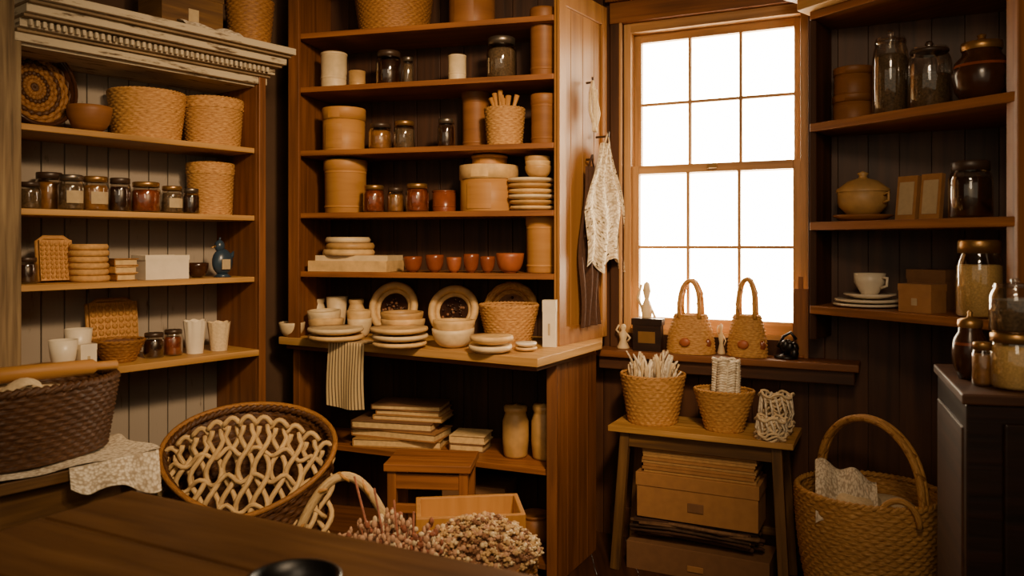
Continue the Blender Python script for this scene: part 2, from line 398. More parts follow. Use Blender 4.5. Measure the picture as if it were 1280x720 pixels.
def cup(b,w,h,mat='white',handle=True,flute=False):
    r=w/2*(.82 if handle else 1); o=-(w/2-r) if handle else 0
    b.lathe([(.001,0),(r*.62,0),(r*.66,.003),(r*.86,h*.45),(r,h),(r*.93,h),(r*.78,h*.45),(r*.55,h*.12),(.001,h*.1)],mat,c=(o,0,0))
    if handle:
        b.tube([(o+r*.8,0,h*.25),(o+r*1.15,0,h*.25),(o+r*1.38,0,h*.5),(o+r*1.3,0,h*.8),(o+r*.92,0,h*.82)],.004,mat)
def rufflecup(b,w,h,mat='white'):
    r=w/2
    def fn(u,v):
        a=u*2*math.pi; rr=r*(.68+.26*v+.04*v*v*math.sin(11*a)); return (rr*math.cos(a),rr*math.sin(a),h*(v*.96)+.02*h*v*math.sin(7*a))
    b.sheet(fn,54,8,mat); b.lathe([(.001,0),(r*.68,0)],mat); b.lathe([(.001,h*.84),(r*.88,h*.84)],'linen')
def wreathplate(b,w,h,mat='wickL',centre='cdark',tilt=.3,knob=.07):
    X=b.X; r=w/2; k=h/w
    b.X=X@Matrix.Rotation(-tilt,4,'X')@Matrix.Translation((0,0,h/2+.004))@Matrix.Rotation(math.pi/2,4,'X')
    for q,(rr,tr) in enumerate(((.85,.15),(.66,.11))):
        P=[(r*rr*math.cos(a),r*k*rr*math.sin(a),.014*(1-q)) for a in [2*math.pi*i/60 for i in range(60)]]
        b.tube(P,lambda t:r*tr*(1+knob*math.sin(t*2*math.pi*15)),mat,seg=8,closed=True)
    b.lathe([(.001,.004),(r*.62,.004)],centre,sy=k)
    b.lathe([(.001,-.012),(r*.9,-.01),(r*.9,.0)],mat,sy=k)
    for i in range(30):
        a=U(0,6.28); q=U(.05,.5); b.ball((r*q*math.cos(a),r*k*q*math.sin(a),.008),r*.06,random.choice([centre,'cdark','seedD','glaze']),6,5)
    b.X=X
def handlebag(b,w,h,mat='wickL'):
    r=w/2; hb=h*.5
    b.weave(lambda v:r*(1-.32*v+.08*math.sin(math.pi*v)),hb,12,22,mat,amp=.003,sy=.62)
    for y in (-.62*r*.55,.62*r*.55):
        P=[(r*.42*math.cos(math.pi*t/20)*(1.0+.15*math.sin(math.pi*t/20)),y*(1-.5*math.sin(math.pi*t/20)),hb-.01+h*.49*math.sin(math.pi*t/20)**.8) for t in range(21)]
        b.tube(P,.0085,mat)
        Q=[(p[0]+.006*math.cos(i*1.6),p[1]+.005*math.sin(i*1.6),p[2]+.005*math.sin(i*1.6)) for i,p in enumerate(P)]; b.tube(Q,.005,'wickM')
    b.ball((r*.75,-.3*r,hb*.3),(.018,.01,.02),'copper'); b.ball((-.1*r,-.66*r,hb*.32),(.022,.008,.018),'terra')

# ================================================================= ROOM
tlb=isect(FC,.5,FL,.30)
tbw=isect(FC,.5,FW,0)
def wallbox(name,fr,u0,u1,d0,d1,z0,z1,mat):
    b=B(); b.box(u0,u1,d0,d1,z0,z1,mat); return b.build(name,mw=fr.M)
H=2.5
uL=isect(FL,.30,FC,.5)
wallbox('wall_left',FL,-4.0,uL+.1,.30,.42,0,H,'plaster')
wallbox('wall_back',FC,tlb-.05,tbw+.12,.50,.60,0,H,'plaster')
uBW=isect(FW,0,FC,.5)
WU0,WU1,WZ0,WZ1=.055,.80,.87,2.19
b=B()
def planks(b,u0,u1,z0,z1,d0,d1,w,mat,gap=.003):
    n=max(1,round((u1-u0)/w)); w=(u1-u0)/n
    for i in range(n): b.box(u0+i*w+gap/2,u0+(i+1)*w-gap/2,d0,d1,z0,z1,mat)
planks(b,uBW,WU0,0,H,.0,.015,.1,'wall'); planks(b,WU0,WU1,0,WZ0,0,.015,.105,'wall'); planks(b,WU0,WU1,WZ1,H,0,.015,.105,'wall')
planks(b,WU1,1.75,0,H,0,.015,.105,'wall')
for (a,c,e,f) in ((uBW,WU0,0,H),(WU0,WU1,0,WZ0),(WU0,WU1,WZ1,H),(WU1,1.8,0,H)): b.box(a,c,.015,.10,e,f,'plaster')
b.build('wall_window',mw=FW.M)
ex,ey=FW.w(1.75,0)
b=B(); b.box(ex,ex+.1,-2.6,ey+.05,0,H,'plaster'); b.build('wall_right')
b=B()
for i in range(40):
    x=-4+i*.16; b.box(x+.001,x+.159,-2.6,4.1,-.03,0,'floor')
b.build('floor')
b=B(); b.box(-4.2,2.4,-2.6,4.2,H,H+.08,'ceil'); b.build('ceiling')

# window
b=B()
z0,z1=WZ0,WZ1; u0,u1=WU0,WU1; mid=1.565
b.box(u0,u0+.03,.0,.09,z0,z1,'sash'); b.box(u1-.03,u1,.0,.09,z0,z1,'sash'); b.box(u0+.03,u1-.03,.0,.09,z1-.04,z1,'sash'); b.box(u0+.03,u1-.03,.0,.09,z0,z0+.02,'sash')
def sash(za,zb,d,rows):
    a,c=u0+.03,u1-.03; s_=.03
    b.box(a,a+s_,d,d+.03,za,zb,'sash'); b.box(c-s_,c,d,d+.03,za,zb,'sash')
    b.box(a+s_,c-s_,d,d+.03,za,za+(.05 if d<.04 else .035),'sash'); b.box(a+s_,c-s_,d,d+.03,zb-.035,zb,'sash')
    w=(c-a-2*s_)/3
    for i in (1,2): b.box(a+s_+i*w-.006,a+s_+i*w+.006,d+.004,d+.026,za+.03,zb-.03,'sash')
    zm=za+.03+(zb-za-.06)*rows
    b.box(a+s_,c-s_,d+.005,d+.025,zm-.006,zm+.006,'sash')
    b.box(a+s_,c-s_,d+.013,d+.016,za+.03,zb-.03,'pane')
sash(z0+.02,mid+.018,.02,.5); sash(mid-.018,z1-.04,.055,.5)
b.box((u0+u1)/2-.02,(u0+u1)/2+.02,.0,.02,mid-.005,mid+.015,'lidg')
b.build('window_1',mw=FW.M,bevel=.002)
b=B()
b.box(u0-.055,u0,-.022,0,WZ0-.06,WZ1+.08,'wall'); b.box(u1,u1+.06,-.022,0,WZ0-.06,WZ1+.08,'wall')
b.box(u0-.055,u1+.06,-.03,0,WZ1,WZ1+.09,'shelf'); b.box(u0-.07,u1+.07,-.05,0,WZ1+.09,WZ1+.12,'cab')
b.box(u0-.012,u0,-.034,-.022,WZ0-.06,WZ1,'sash')
b.build('trim_1',mw=FW.M,bevel=.003)
b=B()
b.box(-.035,.985,-.135,0,.782,.81,'cab'); b.box(-.02,.97,-.11,-.0,.73,.782,'wall'); b.box(0,.83,0,.03,.79,.872,'wall')
b.build('trim_2',mw=FW.M,bevel=.004)
b=B(); b.box(.0,1.7,-.018,-.0005,0,.13,'wall'); b.build('baseboard_window',mw=FW.M,bevel=.003)

# ================================================================= LEFT SHELF UNIT
LZ=[1.622,1.36,1.123,.843]; LW=.83
b=B()
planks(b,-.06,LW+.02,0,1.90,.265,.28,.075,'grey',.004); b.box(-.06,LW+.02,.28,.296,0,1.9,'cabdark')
for z in LZ[:3]: b.box(0,LW,0,.265,z-.02,z,'shelflit')
b.box(0,LW,-.03,.265,LZ[3]-.024,LZ[3],'shelflit')
b.box(LW,LW+.025,-.01,.265,0,1.9,'cab'); b.box(-.075,0,-.02,.265,0,2.02,'old')
b.box(LW-.0,LW+.03,-.03,-.01,0,1.9,'cab')
b.box(0,LW,.0,.265,1.86,1.88,'cream')
for (za,zb,dd,m) in ((1.868,1.895,-.025,'cream'),(1.895,1.905,-.04,'old'),(1.905,1.93,-.06,'cream'),(1.93,1.94,-.09,'old'),(1.94,1.965,-.11,'cream'),(1.965,1.975,-.13,'old'),(1.975,2.0,-.15,'cream')):
    b.box(-.02,LW+.03-dd*.35,dd,.28,za,zb,m)
n=44
for i in range(n):
    u=.0+i*(LW+.02)/n; b.box(u,u+.011,-.078,-.06,1.908,1.927,'cream')
b.build('open_bookcase',mw=FL.M,bevel=.0025)
z=LZ[0]
def tray(b,w,h):
    X=b.X; r=w/2; k=h/w*1.03; b.X=X@Matrix.Rotation(-.28,4,'X')@Matrix.Translation((0,0,h/2+.008))@Matrix.Rotation(math.pi/2,4,'X')@Matrix.Diagonal((1,k,1,1))
    for q in range(10):
        rr=r*(q+.6)/10.2
        P=[(rr*math.cos(a),rr*math.sin(a),.005*math.sin(20*a+q*math.pi)) for a in [2*math.pi*i/80 for i in range(80)]]
        b.tube(P,r*.062,'wickM' if q%3 else 'wickD',seg=6,closed=True)
    b.lathe([(.001,-.006),(r*.98,-.006),(r*1.02,.035),(r*.97,.036),(r*.93,0)],'glaze')
    b.tube([(r*math.cos(a),r*math.sin(a),.035) for a in [2*math.pi*i/60 for i in range(60)]],r*.05,'glaze',closed=True)
    b.X=X
item(tray,'wicker_tray',FL,4,94,56,z,d=.115)
item(bowl,'wooden_bowl',FL,86,138,134,z,d=.065,mat='bentD'); 
def dkmound(b,w,h): 
    for i in range(14): b.ball((U(-.35,.35)*w,U(-.35,.35)*w,h*.3+U(0,.3)*h),w*.13,random.choice(['cdark','copper']),8,6)
    b.lathe([(.001,0),(w*.4,0),(w*.4,h*.3),(.001,h*.5)],'cdark')
x,y=FL.at(112,.065); bb=B(); dkmound(bb,.085,.03); bb.build('dried_fruit_pile',(x,y,z+.037),0)
item(basketf,'woven_basket',FL,138,230,117,z,mat='wickL',bot=.84)
item(basketf,'lidded_basket',FL,230,302,119,z,mat='wickL',bot=.9,lid=True)
z=LZ[1]
for p0,p1,yt,c,l,lb,d in ((24,50,228,'cgrey','lidd',0,.10),(45,78,216,'camber','lidd',0,.18),(74,104,219,'cgrey','lidm',1,.07),(104,135,221,'camber','lidg',1,.07),(137,163,223,'cdark','lidd',0,.07),(165,200,228,'cred','lidg',0,.06),(202,228,233,'cgrey','lidg',1,.055),(229,249,236,'cdark','lidm',0,.045)):
    item(jar,'preserve_jar',FL,p0,p1,yt,z,d=d,content=c,lid=l,label=bool(lb),fill=.74)
item(basketf,'tall_lidded_basket',FL,235,291,198,z,mat='wickL',bot=.93,lid=True,d=.15)
z=LZ[2]
item(jar,'dark_jar',FL,20,46,322,z,d=.1,content='cdark',lid='lidd')
def wafer(b,w,h):
    X=b.X; b.X=X@Matrix.Rotation(-.12,4,'X')
    b.box(-w/2,w/2,-.02,.02,.005,h-.012,'wickL')
    for i in range(7):
        for j in range(8): b.ball((-w/2+w*(i+.5)/7,-.02,.01+(h-.03)*(j+.5)/8),(w*.06,.006,h*.05),'wickL',6,4)
    b.tube([(-w/2,0,.003),(-w/2,0,h*.9),(-w*.3,0,h*.985),(w*.3,0,h*.985),(w/2,0,h*.9),(w/2,0,.003)],.008,'wickL')
    b.X=X
item(wafer,'woven_napkin_holder',FL,50,88,296,z,d=.12)
item(discstack,'wafer_stack',FL,88,135,305,z,d=.09)
item(bookstack,'small_box_stack',FL,137,168,323,z,n=3,mats=('wickM','cookie'))
def whitebox(b,w,h):
    d=w*.6; b.box(-w/2,w/2,-d/2,d/2,0,h*.9,'white')
    for q in (-d/2,d/2-.004): b.box(-w/2-.002,w/2+.002,q-.001,q+.005,h*.8,h,'white')
    b.box(-w/2-.002,-w/2+.004,-d/2,d/2,h*.8,h,'white'); b.box(w/2-.004,w/2+.002,-d/2,d/2,h*.8,h,'white'); b.box(-w/2+.004,w/2-.004,-d/2+.005,d/2-.005,h*.85,h*.93,'linen')
item(whitebox,'butter_dish',FL,173,229,319,z,d=.1)
item(bowl,'small_dark_bowl',FL,233,260,329,z,d=.1,mat='glaze')
def bird(b,w,h):
    b.ball((0,0,h*.38),(w*.42,w*.3,h*.34),'blue',16,12); b.ball((-w*.12,0,h*.78),(w*.2,w*.18,h*.16),'blue'); b.tube([(-w*.28,0,h*.78),(-w*.5,0,h*.74)],lambda t:.005*(1-t)+.001,'lidg')
    b.tube([(w*.2,0,h*.4),(w*.42,0,h*.55),(w*.5,0,h*.65)],lambda t:w*.14*(1-t)+.002,'blue'); b.lathe([(.001,0),(w*.35,0),(w*.2,h*.08)],'blue')
    b.tube([(-w*.12,-.0,h*.93),(-w*.1,0,h)],.004,'blue'); b.box(-w*.2,w*.15,-w*.32,-w*.29,h*.2,h*.45,'label')
item(bird,'bird_figurine',FL,262,294,297,z,d=.07)
z=LZ[3]
item(cup,'white_cup',FL,62,96,425,z,d=.045,handle=False); item(cup,'white_cup',FL,82,114,411,z,d=.14,handle=False)
item(carton,'small_white_box',FL,98,118,430,z,d=.03,mat='white')
item(wafer,'woven_basket_tray',FL,113,172,374,z,d=.20)
item(basketf,'round_fruit_basket',FL,118,180,424,z,d=.085,mat='wickM',bot=.6,content='seedD')
item(jar,'spice_jar',FL,180,205,416,z,d=.08,content='cdark',lid='lidd'); item(jar,'spice_jar',FL,205,228,412,z,d=.08,content='cred',lid='lidd')
item(rufflecup,'fluted_cup',FL,229,258,399,z,d=.07); item(rufflecup,'fluted_cup',FL,259,288,401,z,d=.07,mat='linen')
item(basketf,'low_storage_basket',FL,282,342,2,2.0,d=.04,mat='wickM')
item(carton,'linen_box',FL,185,268,-15,2.0,d=.07,mat='bench')
b=B(); b.sheet(lambda u,v:(-.10+.24*u,-.11+.15*v,.012+.03*math.sin(3.1*v)*(1+.3*math.sin(9*u))+.006*math.sin(17*u+5*v)),30,20,'lace',su=.2,sv=.15)
x,y=FL.w(.60,.02); b.build('folded_linen',(x,y,2.0),FL.a)

# ================================================================= CENTRE CABINET
C1=FC.w(FC.u_at(698,0),0); S1=(C1[0]+.215,C1[1]+.335)
uC=math.hypot(C1[0]-FC.o[0],C1[1]-FC.o[1])
k=.737; CB=(C1[0]+.23*k,C1[1]+.36*k-.01)
CZs=[2.13,1.905,1.64,1.38,1.135]
b=B()
inv=FC.M.inverted()
def toC(p): q=inv@Vector((p[0],p[1],0)); return (q.x,q.y)
shp=[(0,0),(uC-.02,0),(toC(CB)[0]-.02,.295),(0,.295)]
for z in CZs: b.prism(shp,z-.022,z,'shelf',(1,0))
b.prism([(-.02,-.01),(uC+.0,-.01),(toC(CB)[0],.295),(-.02,.295)],2.36,2.40,'cab',(1,0))
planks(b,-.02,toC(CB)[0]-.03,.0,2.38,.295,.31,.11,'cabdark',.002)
b.box(-.03,-.0,-.012,.31,.86,2.38,'cab'); b.box(-.03,.02,-.02,-.004,.86,2.38,'cab')
sd=toC(S1); c1=(uC,0); dx,dy=sd[0]-c1[0],sd[1]-c1[1]; l=math.hypot(dx,dy); ux,uy=dx/l,dy/l; px_,py_=-uy,ux
def sidequad(t0,t1,o0,o1): return [(c1[0]+ux*t0+px_*o0,c1[1]+uy*t0+py_*o0),(c1[0]+ux*t1+px_*o0,c1[1]+uy*t1+py_*o0),(c1[0]+ux*t1+px_*o1,c1[1]+uy*t1+py_*o1),(c1[0]+ux*t0+px_*o1,c1[1]+uy*t0+py_*o1)]
def vprism(poly,z0,z1,mat):
    n0=len(b.f); b.prism(poly,z0,z1,mat)
    ou=U(0,30)
    for i in range(n0+2,len(b.f)): b.uv[i]=[(p[1]+ou,p[0]) for p in b.uv[i]]
for i in range(4):
    vprism(sidequad(l*i/4+.001,l*(i+1)/4-.001,0,.02),.86,2.25,'honey')
vprism(sidequad(-.012,.04,-.012,.0),.86,2.25,'honey'); vprism(sidequad(l-.04,l,-.012,0),.86,2.25,'honey')
vprism(sidequad(.04,l-.04,-.010,0),2.17,2.25,'honey'); vprism(sidequad(.04,l-.04,-.010,0),.86,.93,'honey')
cnt=[(-.98,3.36),(.087,2.72),(.36,3.2),(.385,3.40),CB,(-.80,3.64),(-.93,3.6)]
cl=[toC(p) for p in cnt]
b.prism(cl,.83,.86,'shelflit',(1,-.4))
cl2=[toC(p) for p in [(-.95,3.37),(.085,2.76),(.33,3.2),(.36,3.38),(.3,3.36),(-.80,3.6),(-.92,3.58)]]
b.prism(cl2,.81,.83,'cab',(1,-.4))
lf=toC((.165,2.93)); lb=toC((.345,3.27)); lx,ly=lb[0]-lf[0],lb[1]-lf[1]; ll=math.hypot(lx,ly); lx/=ll; ly/=ll
for i in range(4):
    a,c=ll*i/4+.001,ll*(i+1)/4-.001
    vprism([(lf[0]+lx*a,lf[1]+ly*a),(lf[0]+lx*c,lf[1]+ly*c),(lf[0]+lx*c-ly*.02,lf[1]+ly*c+lx*.02),(lf[0]+lx*a-ly*.02,lf[1]+ly*a+lx*.02)],0,.81,'cab')
b.box(lf[0]-.035,lf[0]+.004,lf[1]-.02,lf[1]+.0,0,.81,'cab')
b.box(-.03,.0,.02,.31,0,.81,'cab')
low=[(0,.03),(lf[0]-.03,lf[1]+.0),(lb[0]-.04,.29),(0,.29)]
b.prism(low,.398,.42,'shelf',(1,0)); b.prism(low,.05,.07,'cab',(1,0))
b.build('display_cupboard',mw=FC.M,bevel=.002)

z=2.13
item(basketf,'storage_basket',FC,440,545,-30,z,d=.15,mat='wickM'); item(bentbox,'round_box',FC,560,620,-25,z,d=.15,mat='bentD'); 
z=1.905
item(can,'stoneware_canister',FC,401,434,66,z,d=.09,mat='ivory'); item(can,'small_tin',FC,436,457,89,z,d=.08,mat='tan')
item(jar,'dark_glass_jar',FC,470,502,65,z,d=.09,content='cdark',lid='lidd'); item(jar,'spice_jar',FC,503,517,72,z,d=.06,content='cgrey',lid='lidm')
item(can,'small_crock',FC,560,583,69,z,d=.07,mat='ivory'); item(jar,'storage_jar',FC,608,646,48,z,d=.08,content='cgrey',lid='lidm')
item(canister,'bentwood_canister',FC,662,697,12,z,d=.09,mat='bentD')
z=1.64
item(bentbox,'round_box',FC,403,457,137,z,d=.10,mat='bent'); item(jar,'spice_jar',FC,461,490,155,z,d=.08,content='camber',lid='lidd'); item(jar,'spice_jar',FC,492,519,152,z,d=.08,content='cgrey',lid='lidg')
item(jar,'spice_jar',FC,547,569,149,z,d=.07,content='cdark',lid='lidm'); item(canister,'bentwood_canister',FC,577,613,109,z,d=.21,mat='bentD')
item(basketf,'utensil_basket',FC,605,657,136,z,d=.09,mat='wickL',bot=.85)
x,y=FC.at(631,.09); bb=B()
for i in range(9):
    a=U(-.35,.35); q=U(-.03,.03); bb.tube([(q,U(-.02,.02),.01),(q+a*.08,0,.13),(q+a*.14,0,U(.18,.22))],lambda t:.004+.007*t*t,'bent')
bb.build('wooden_utensils',(x,y,z+.01),FC.a)
item(canister,'bentwood_canister',FC,663,697,119,z,d=.08,mat='bentD')
z=1.38
item(canister,'bentwood_canister',FC,405,459,201,z,d=.13,mat='bent')
item(jar,'preserve_jar',FC,454,481,232,z,d=.05,content='cred',lid='lidg',fill=.8); item(jar,'preserve_jar',FC,484,505,235,z,d=.07,content='camber',lid='lidd'); item(jar,'preserve_jar',FC,507,536,230,z,d=.07,content='cred',lid='lidg',fill=.8)
item(can,'small_tin',FC,540,571,238,z,d=.2,mat='copper')
item(bentbox,'cheese_box',FC,574,648,208,z,d=.15,mat='bent',lid=.3,lidmat='dough')
x,y=FC.at(612,.15); bb=B(); bentbox(bb,.15,.04,'bent'); bb.build('shallow_round_box',(x,y,CZ+(HY-208)*y/F+.002),0)
item(platestack,'plate_stack',FC,633,695,223,z,d=.105,n=6,mats=['dough','tan','ivory'])
x,y=FC.at(672,.105); bb=B(); bowlstack(bb,.11,.085,3,('tan','dough')); bb.build('bowl_stack',(x,y,CZ+(HY-223)*y/F+.002),0)
z=1.135
def boards(b,w,h):
    b.box(-w/2,w/2,-.09,.09,0,h*.28,'dough'); b.box(-w*.42,w*.5,-.08,.08,h*.28,h*.42,'ivory')
    for i,(o,r,t) in enumerate(((-.1,.3,.16),(-.08,.28,.16),(-.11,.26,.14))): b.lathe([(.001,0),(w*r,0),(w*r*1.03,h*t*.5),(w*r*.96,h*t),(.001,h*t)],('dough','tan','ivory')[i],c=(w*o,0,h*(.42+.17*i)))
item(boards,'cheese_board',FC,393,498,292,z,d=.11)
for p0,p1,yt,d in ((504,528,321,.05),(532,555,319,.05),(558,577,322,.05),(579,599,318,.05),(600,619,321,.05),(620,655,317,.06)):
    item(bowl,'small_red_bowl',FC,p0,p1,yt,z,d=d,mat=random.choice(['terra','copper']))
item(canister,'bentwood_canister',FC,657,697,268,z,d=.12,mat='bent')
z=.86
def ci(fn,name,p0,p1,yt,d,**kw): return item(fn,name,FC,p0,p1,yt,z,d=d,**kw)
ci(crock,'small_crock',385,407,372,.20,mat='ivory'); ci(cup,'small_pot',408,434,371,.20,mat='ivory',handle=False); ci(crock,'small_crock',435,456,373,.2,mat='dough')
ci(bowl,'wooden_bowl',349,381,403,.02,mat='ivory'); ci(bowlstack,'bowl_stack',384,430,388,.06,n=2); ci(platestack,'plate_stack',384,455,408,-.08,n=2,mats=['dough','ivory'])
ci(bowlstack,'bowl_stack',432,466,388,.05,n=2,mats=('ivory','dough'))
ci(wreathplate,'dried_fruit_wreath',456,522,352,.16,mat='dough',knob=.02)
ci(wreathplate,'dried_fruit_wreath',531,598,357,.15,mat='dough',knob=.02)
ci(wreathplate,'dried_fruit_wreath',600,672,352,.15,centre='seedD')
ci(bowlstack,'bowl_stack',474,530,390,-.04,n=3,mats=('ivory','dough','tan'))
ci(platestack,'plate_stack',461,536,408,-.205,n=3,mats=['dough','ivory'])
ci(bowlstack,'bowl_stack',538,594,400,-.14,n=2,mats=('ivory','dough'))
ci(basketf,'shallow_bread_basket',598,674,380,-.04,mat='wickL',bot=.7,content='seedD')
ci(platestack,'plate_stack',584,643,418,-.25,n=2,mats=['ivory','dough']); ci(platestack,'plate_stack',643,672,427,-.17,n=2,mats=['dough','white'])
ci(carton,'white_box',679,696,375,-.03,mat='white')
e0=(-.98,3.36); e1=(.087,2.72); FE=Fr(e0,(e1[0]-e0[0],e1[1]-e0[1]))
ua=FE.u_at(411,-.006); ub=FE.u_at(456,-.006)
def tw(u,v):
    uu=ua+(ub-ua)*u+.004*math.sin(5*v+1); 
    if v<.25: return (uu,-.006+(.25-v)*.35,.8625)
    q=(v-.25)/.75; return (uu,-.0075-.006*math.sin(u*9+2*q)*q-.004,.8625-.255*q-.008*math.sin(u*3)*q)
b=B(); b.sheet(tw,24,24,'stripe',su=.17,sv=.3); b.build('striped_towel',mw=FE.M)
z=.42
item(bookstack,'book_stack',FC,442,560,522,z,d=.10,n=3,dp=.17); x,y=FC.at(516,.12); bb=B(); bookstack(bb,.30,.065,3,dp=.16); bb.build('book_stack',(x,y,CZ+(HY-522)*y/F+.002),FC.a+.1)
item(bookstack,'book_stack',FC,565,614,540,z,d=.09,n=2,dp=.12,mats=('cardD','paper'))
item(crock,'stoneware_jug',FC,628,661,505,z,d=.02,mat='tan',lid=True); item(crock,'stoneware_jug',FC,664,695,504,z,d=.02,mat='tan',lid=True)
z=.07
item(carton,'storage_crate',FC,560,640,600,z,d=.12,mat='cardD'); item(crock,'large_crock',FC,648,690,640,z,d=.1,mat='bentD')

FS=Fr(C1,(S1[0]-C1[0],S1[1]-C1[1]))
def hang(name,pa,pb,zt,zb,mat,folds,off,top=.35,jag=0,under=None):
    a=FS.u_at(pa,-off); c=FS.u_at(pb,-off); m=(a+c)/2; b=B()
    def fn(u,v):
        s_=top+(1-top)*min(1,v*1.8)**.8; uu=m+(u-.5)*(c-a)*s_
        return (uu,-off-.012*math.sin(u*folds*2*math.pi)*(.5+.5*v)-.008*math.sin(v*9+u*4)-.01,zt+(zb-zt)*v+jag*math.sin(u*11)*v)
    b.sheet(fn,40,30,mat,su=.25,sv=.6)
    if under: b.sheet(lambda u,v:(fn(u,v)[0]*.85+m*.15,fn(u,v)[1]+.008,zt+(fn(u,v)[2]-zt)*.93),40,30,under,su=.25,sv=.6)
    b.tube([(m,-.013,zt+.03),(m,-off-.02,zt+.03),(m,-off-.02,zt+.05)],.005,'lidd')
    b.tube([(m-.02,-off-.014,zt+.001),(m,-off-.016,zt+.045),(m+.02,-off-.014,zt+.001)],.004,under or mat)
    return b.build(name,mw=FS.M)
hang('brown_scarf',722,748,1.56,.92,'brown',3,.022,.5)
hang('lace_apron',730,778,1.66,1.16,'laceh',3,.05,.25,.03,under='linen')
b=B()
u=FS.u_at(738,-.03)
b.tube([(u,-.012,1.90),(u,-.04,1.90),(u,-.04,1.92)],.005,'lidd')
for o in (-.02,.02,.03): b.tube([(u,-.04,1.905),(u+o,-.04,1.84),(u+o*1.6,-.045,1.78),(u+o*.5,-.05,1.73),(u+o*.1,-.055,1.70)],.007,'linen')
b.sheet(lambda p,v:(u+(p-.5)*.06*(1-.5*math.sin(3.1*v)),-.05-.008*math.sin(p*12),1.87-.17*v),14,10,'linen',su=.1,sv=.2)
b.build('hanging_ties',mw=FS.M)

# ================================================================= SILL ITEMS
z=.81
item(handlebag,'straw_handbag',FW,834,893,347,z,d=-.07,mat='wickL'); item(handlebag,'straw_handbag',FW,910,958,345,z,d=-.07,mat='wickL')
def trinket(b,w,h):
    b.box(-w/2,w/2,-.02,.02,0,h*.8,'darkcab'); b.box(-w*.54,w*.54,-.024,.024,h*.8,h,'darkcab'); b.box(-w*.3,w*.3,-.022,-.018,h*.25,h*.6,'lidg')
item(trinket,'trinket_box',FW,792,828,398,z,d=-.08)
def figurine(b,w,h):
    b.lathe([(.001,0),(w*.4,0),(w*.45,h*.05),(w*.2,h*.35),(w*.32,h*.6),(w*.12,h*.74),(w*.22,h*.86),(w*.15,h*.97),(.001,h)],'ivory',seg=16)
    b.tube([(w*.25,0,h*.6),(w*.5,0,h*.45),(w*.3,0,h*.3)],w*.07,'ivory'); b.tube([(-w*.25,0,h*.6),(-w*.5,0,h*.75),(-w*.3,0,h*.95)],w*.07,'ivory')
item(figurine,'ceramic_figurine',FW,770,788,405,z,d=-.06); item(figurine,'ceramic_figurine',FW,896,907,405,z,d=-.06)
item(figurine,'ceramic_figurine',FW,797,820,352,z,d=-.030)
def tea(b,w,h):
    for i in range(9): b.ball((U(-.35,.35)*w,U(-.2,.2)*w,h*U(.2,.5)),(w*.17,w*.15,h*.22),'black',8,6)
    b.tube([(-w*.3,0,h*.4),(-w*.1,0,h*.8),(w*.15,0,h*.95),(w*.35,0,h*.7)],.006,'black'); b.lathe([(.001,0),(w*.42,0),(w*.42,.008),(.001,h*.2)],'black')
item(tea,'iron_ornament',FW,966,1000,414,z,d=-.06)
def sboard(b,w,h):
    b.box(-w/2,w/2,-.006,.006,0,h*.85,'shelf'); b.lathe([(.001,-.006),(w*.25,-.006),(w*.25,.006),(.001,.006)],'shelf',c=(0,0,.006)); b.box(-w*.15,w*.15,-.006,.006,h*.85,h,'shelf')
item(sboard,'small_wooden_board',FW,992,1010,346,z,d=-.03)

# ================================================================= RIGHT CORNER SHELF
RZ=[1.69,1.33,1.025]
poly=[(1.09,2.93),(1.45,2.29),(2.02,2.45),FW.w(1.70,-.002),FW.w(.862,-.002)]
b=B()
for z in RZ: b.prism(poly,z-.03,z,'shelf',(.35,-.63))
b.prism(poly,2.07,2.10,'shelf',(.35,-.63))
e=.05
b.prism([(1.09-e,2.93-.01),(1.45-e,2.29-e),(2.05,2.40),FW.w(1.70,-.002),FW.w(.862,-.002)],2.10,2.14,'shelflit',(.35,-.63))
b.prism([(1.09-2*e,2.93-.01),(1.45-2*e,2.29-e),(2.05,2.38),FW.w(1.70,-.002),FW.w(.862,-.002)],2.14,2.2,'cab',(.35,-.63))
q=FW.w(.862,-.002)
def vp2(poly,z0,z1,mat):
    n0=len(b.f); b.prism(poly,z0,z1,mat)
    for i in range(n0+2,len(b.f)): b.uv[i]=[(p[1],p[0]) for p in b.uv[i]]
vp2([(1.09,2.93),(1.115,2.93),(q[0]+.02,q[1]-.008),q],.90,2.07,'wall')
vp2([(1.445,2.285),(1.50,2.285),(1.50,2.34),(1.445,2.34)],.92,2.07,'shelf')
b.build('corner_shelf_unit',bevel=.003)
z=RZ[0]
def dblbox(b,w,h):
    bentbox(b,w,h*.5,'bentD'); X=b.X; b.X=X@Matrix.Translation((0,0,h*.5)); bentbox(b,w*.96,h*.5,'bentD'); b.X=X
item(dblbox,'stacked_round_box',FR,1042,1091,86,z,d=.13)
item(jar,'tall_glass_jar',FR,1092,1134,38,z,d=.09,content='cgrey',lid='glass',fill=.7,knob=True)
item(jar,'tall_glass_jar',FR,1136,1187,52,z,d=.12,content='cgrey',lid='lidd',fill=.5,knob=True)
def urn(b,w,h):
    r=w/2; b.lathe([(.001,0),(r*.6,0),(r*.9,h*.18),(r,h*.38),(r*.9,h*.58),(r*.66,h*.68),(r*.62,h*.76)],'glaze'); b.lathe([(r*.66,h*.75),(r*.7,h*.79),(r*.68,h*.86),(r*.2,h*.9),(r*.12,h*.93),(r*.16,h*.97),(.001,h)],'lidg')
    b.lathe([(r*.95,h*.50),(r*.93,h*.53),(r*.88,h*.58)],'copper')
item(urn,'brown_glazed_urn',FR,1193,1261,42,z,d=.12)
z=RZ[1]
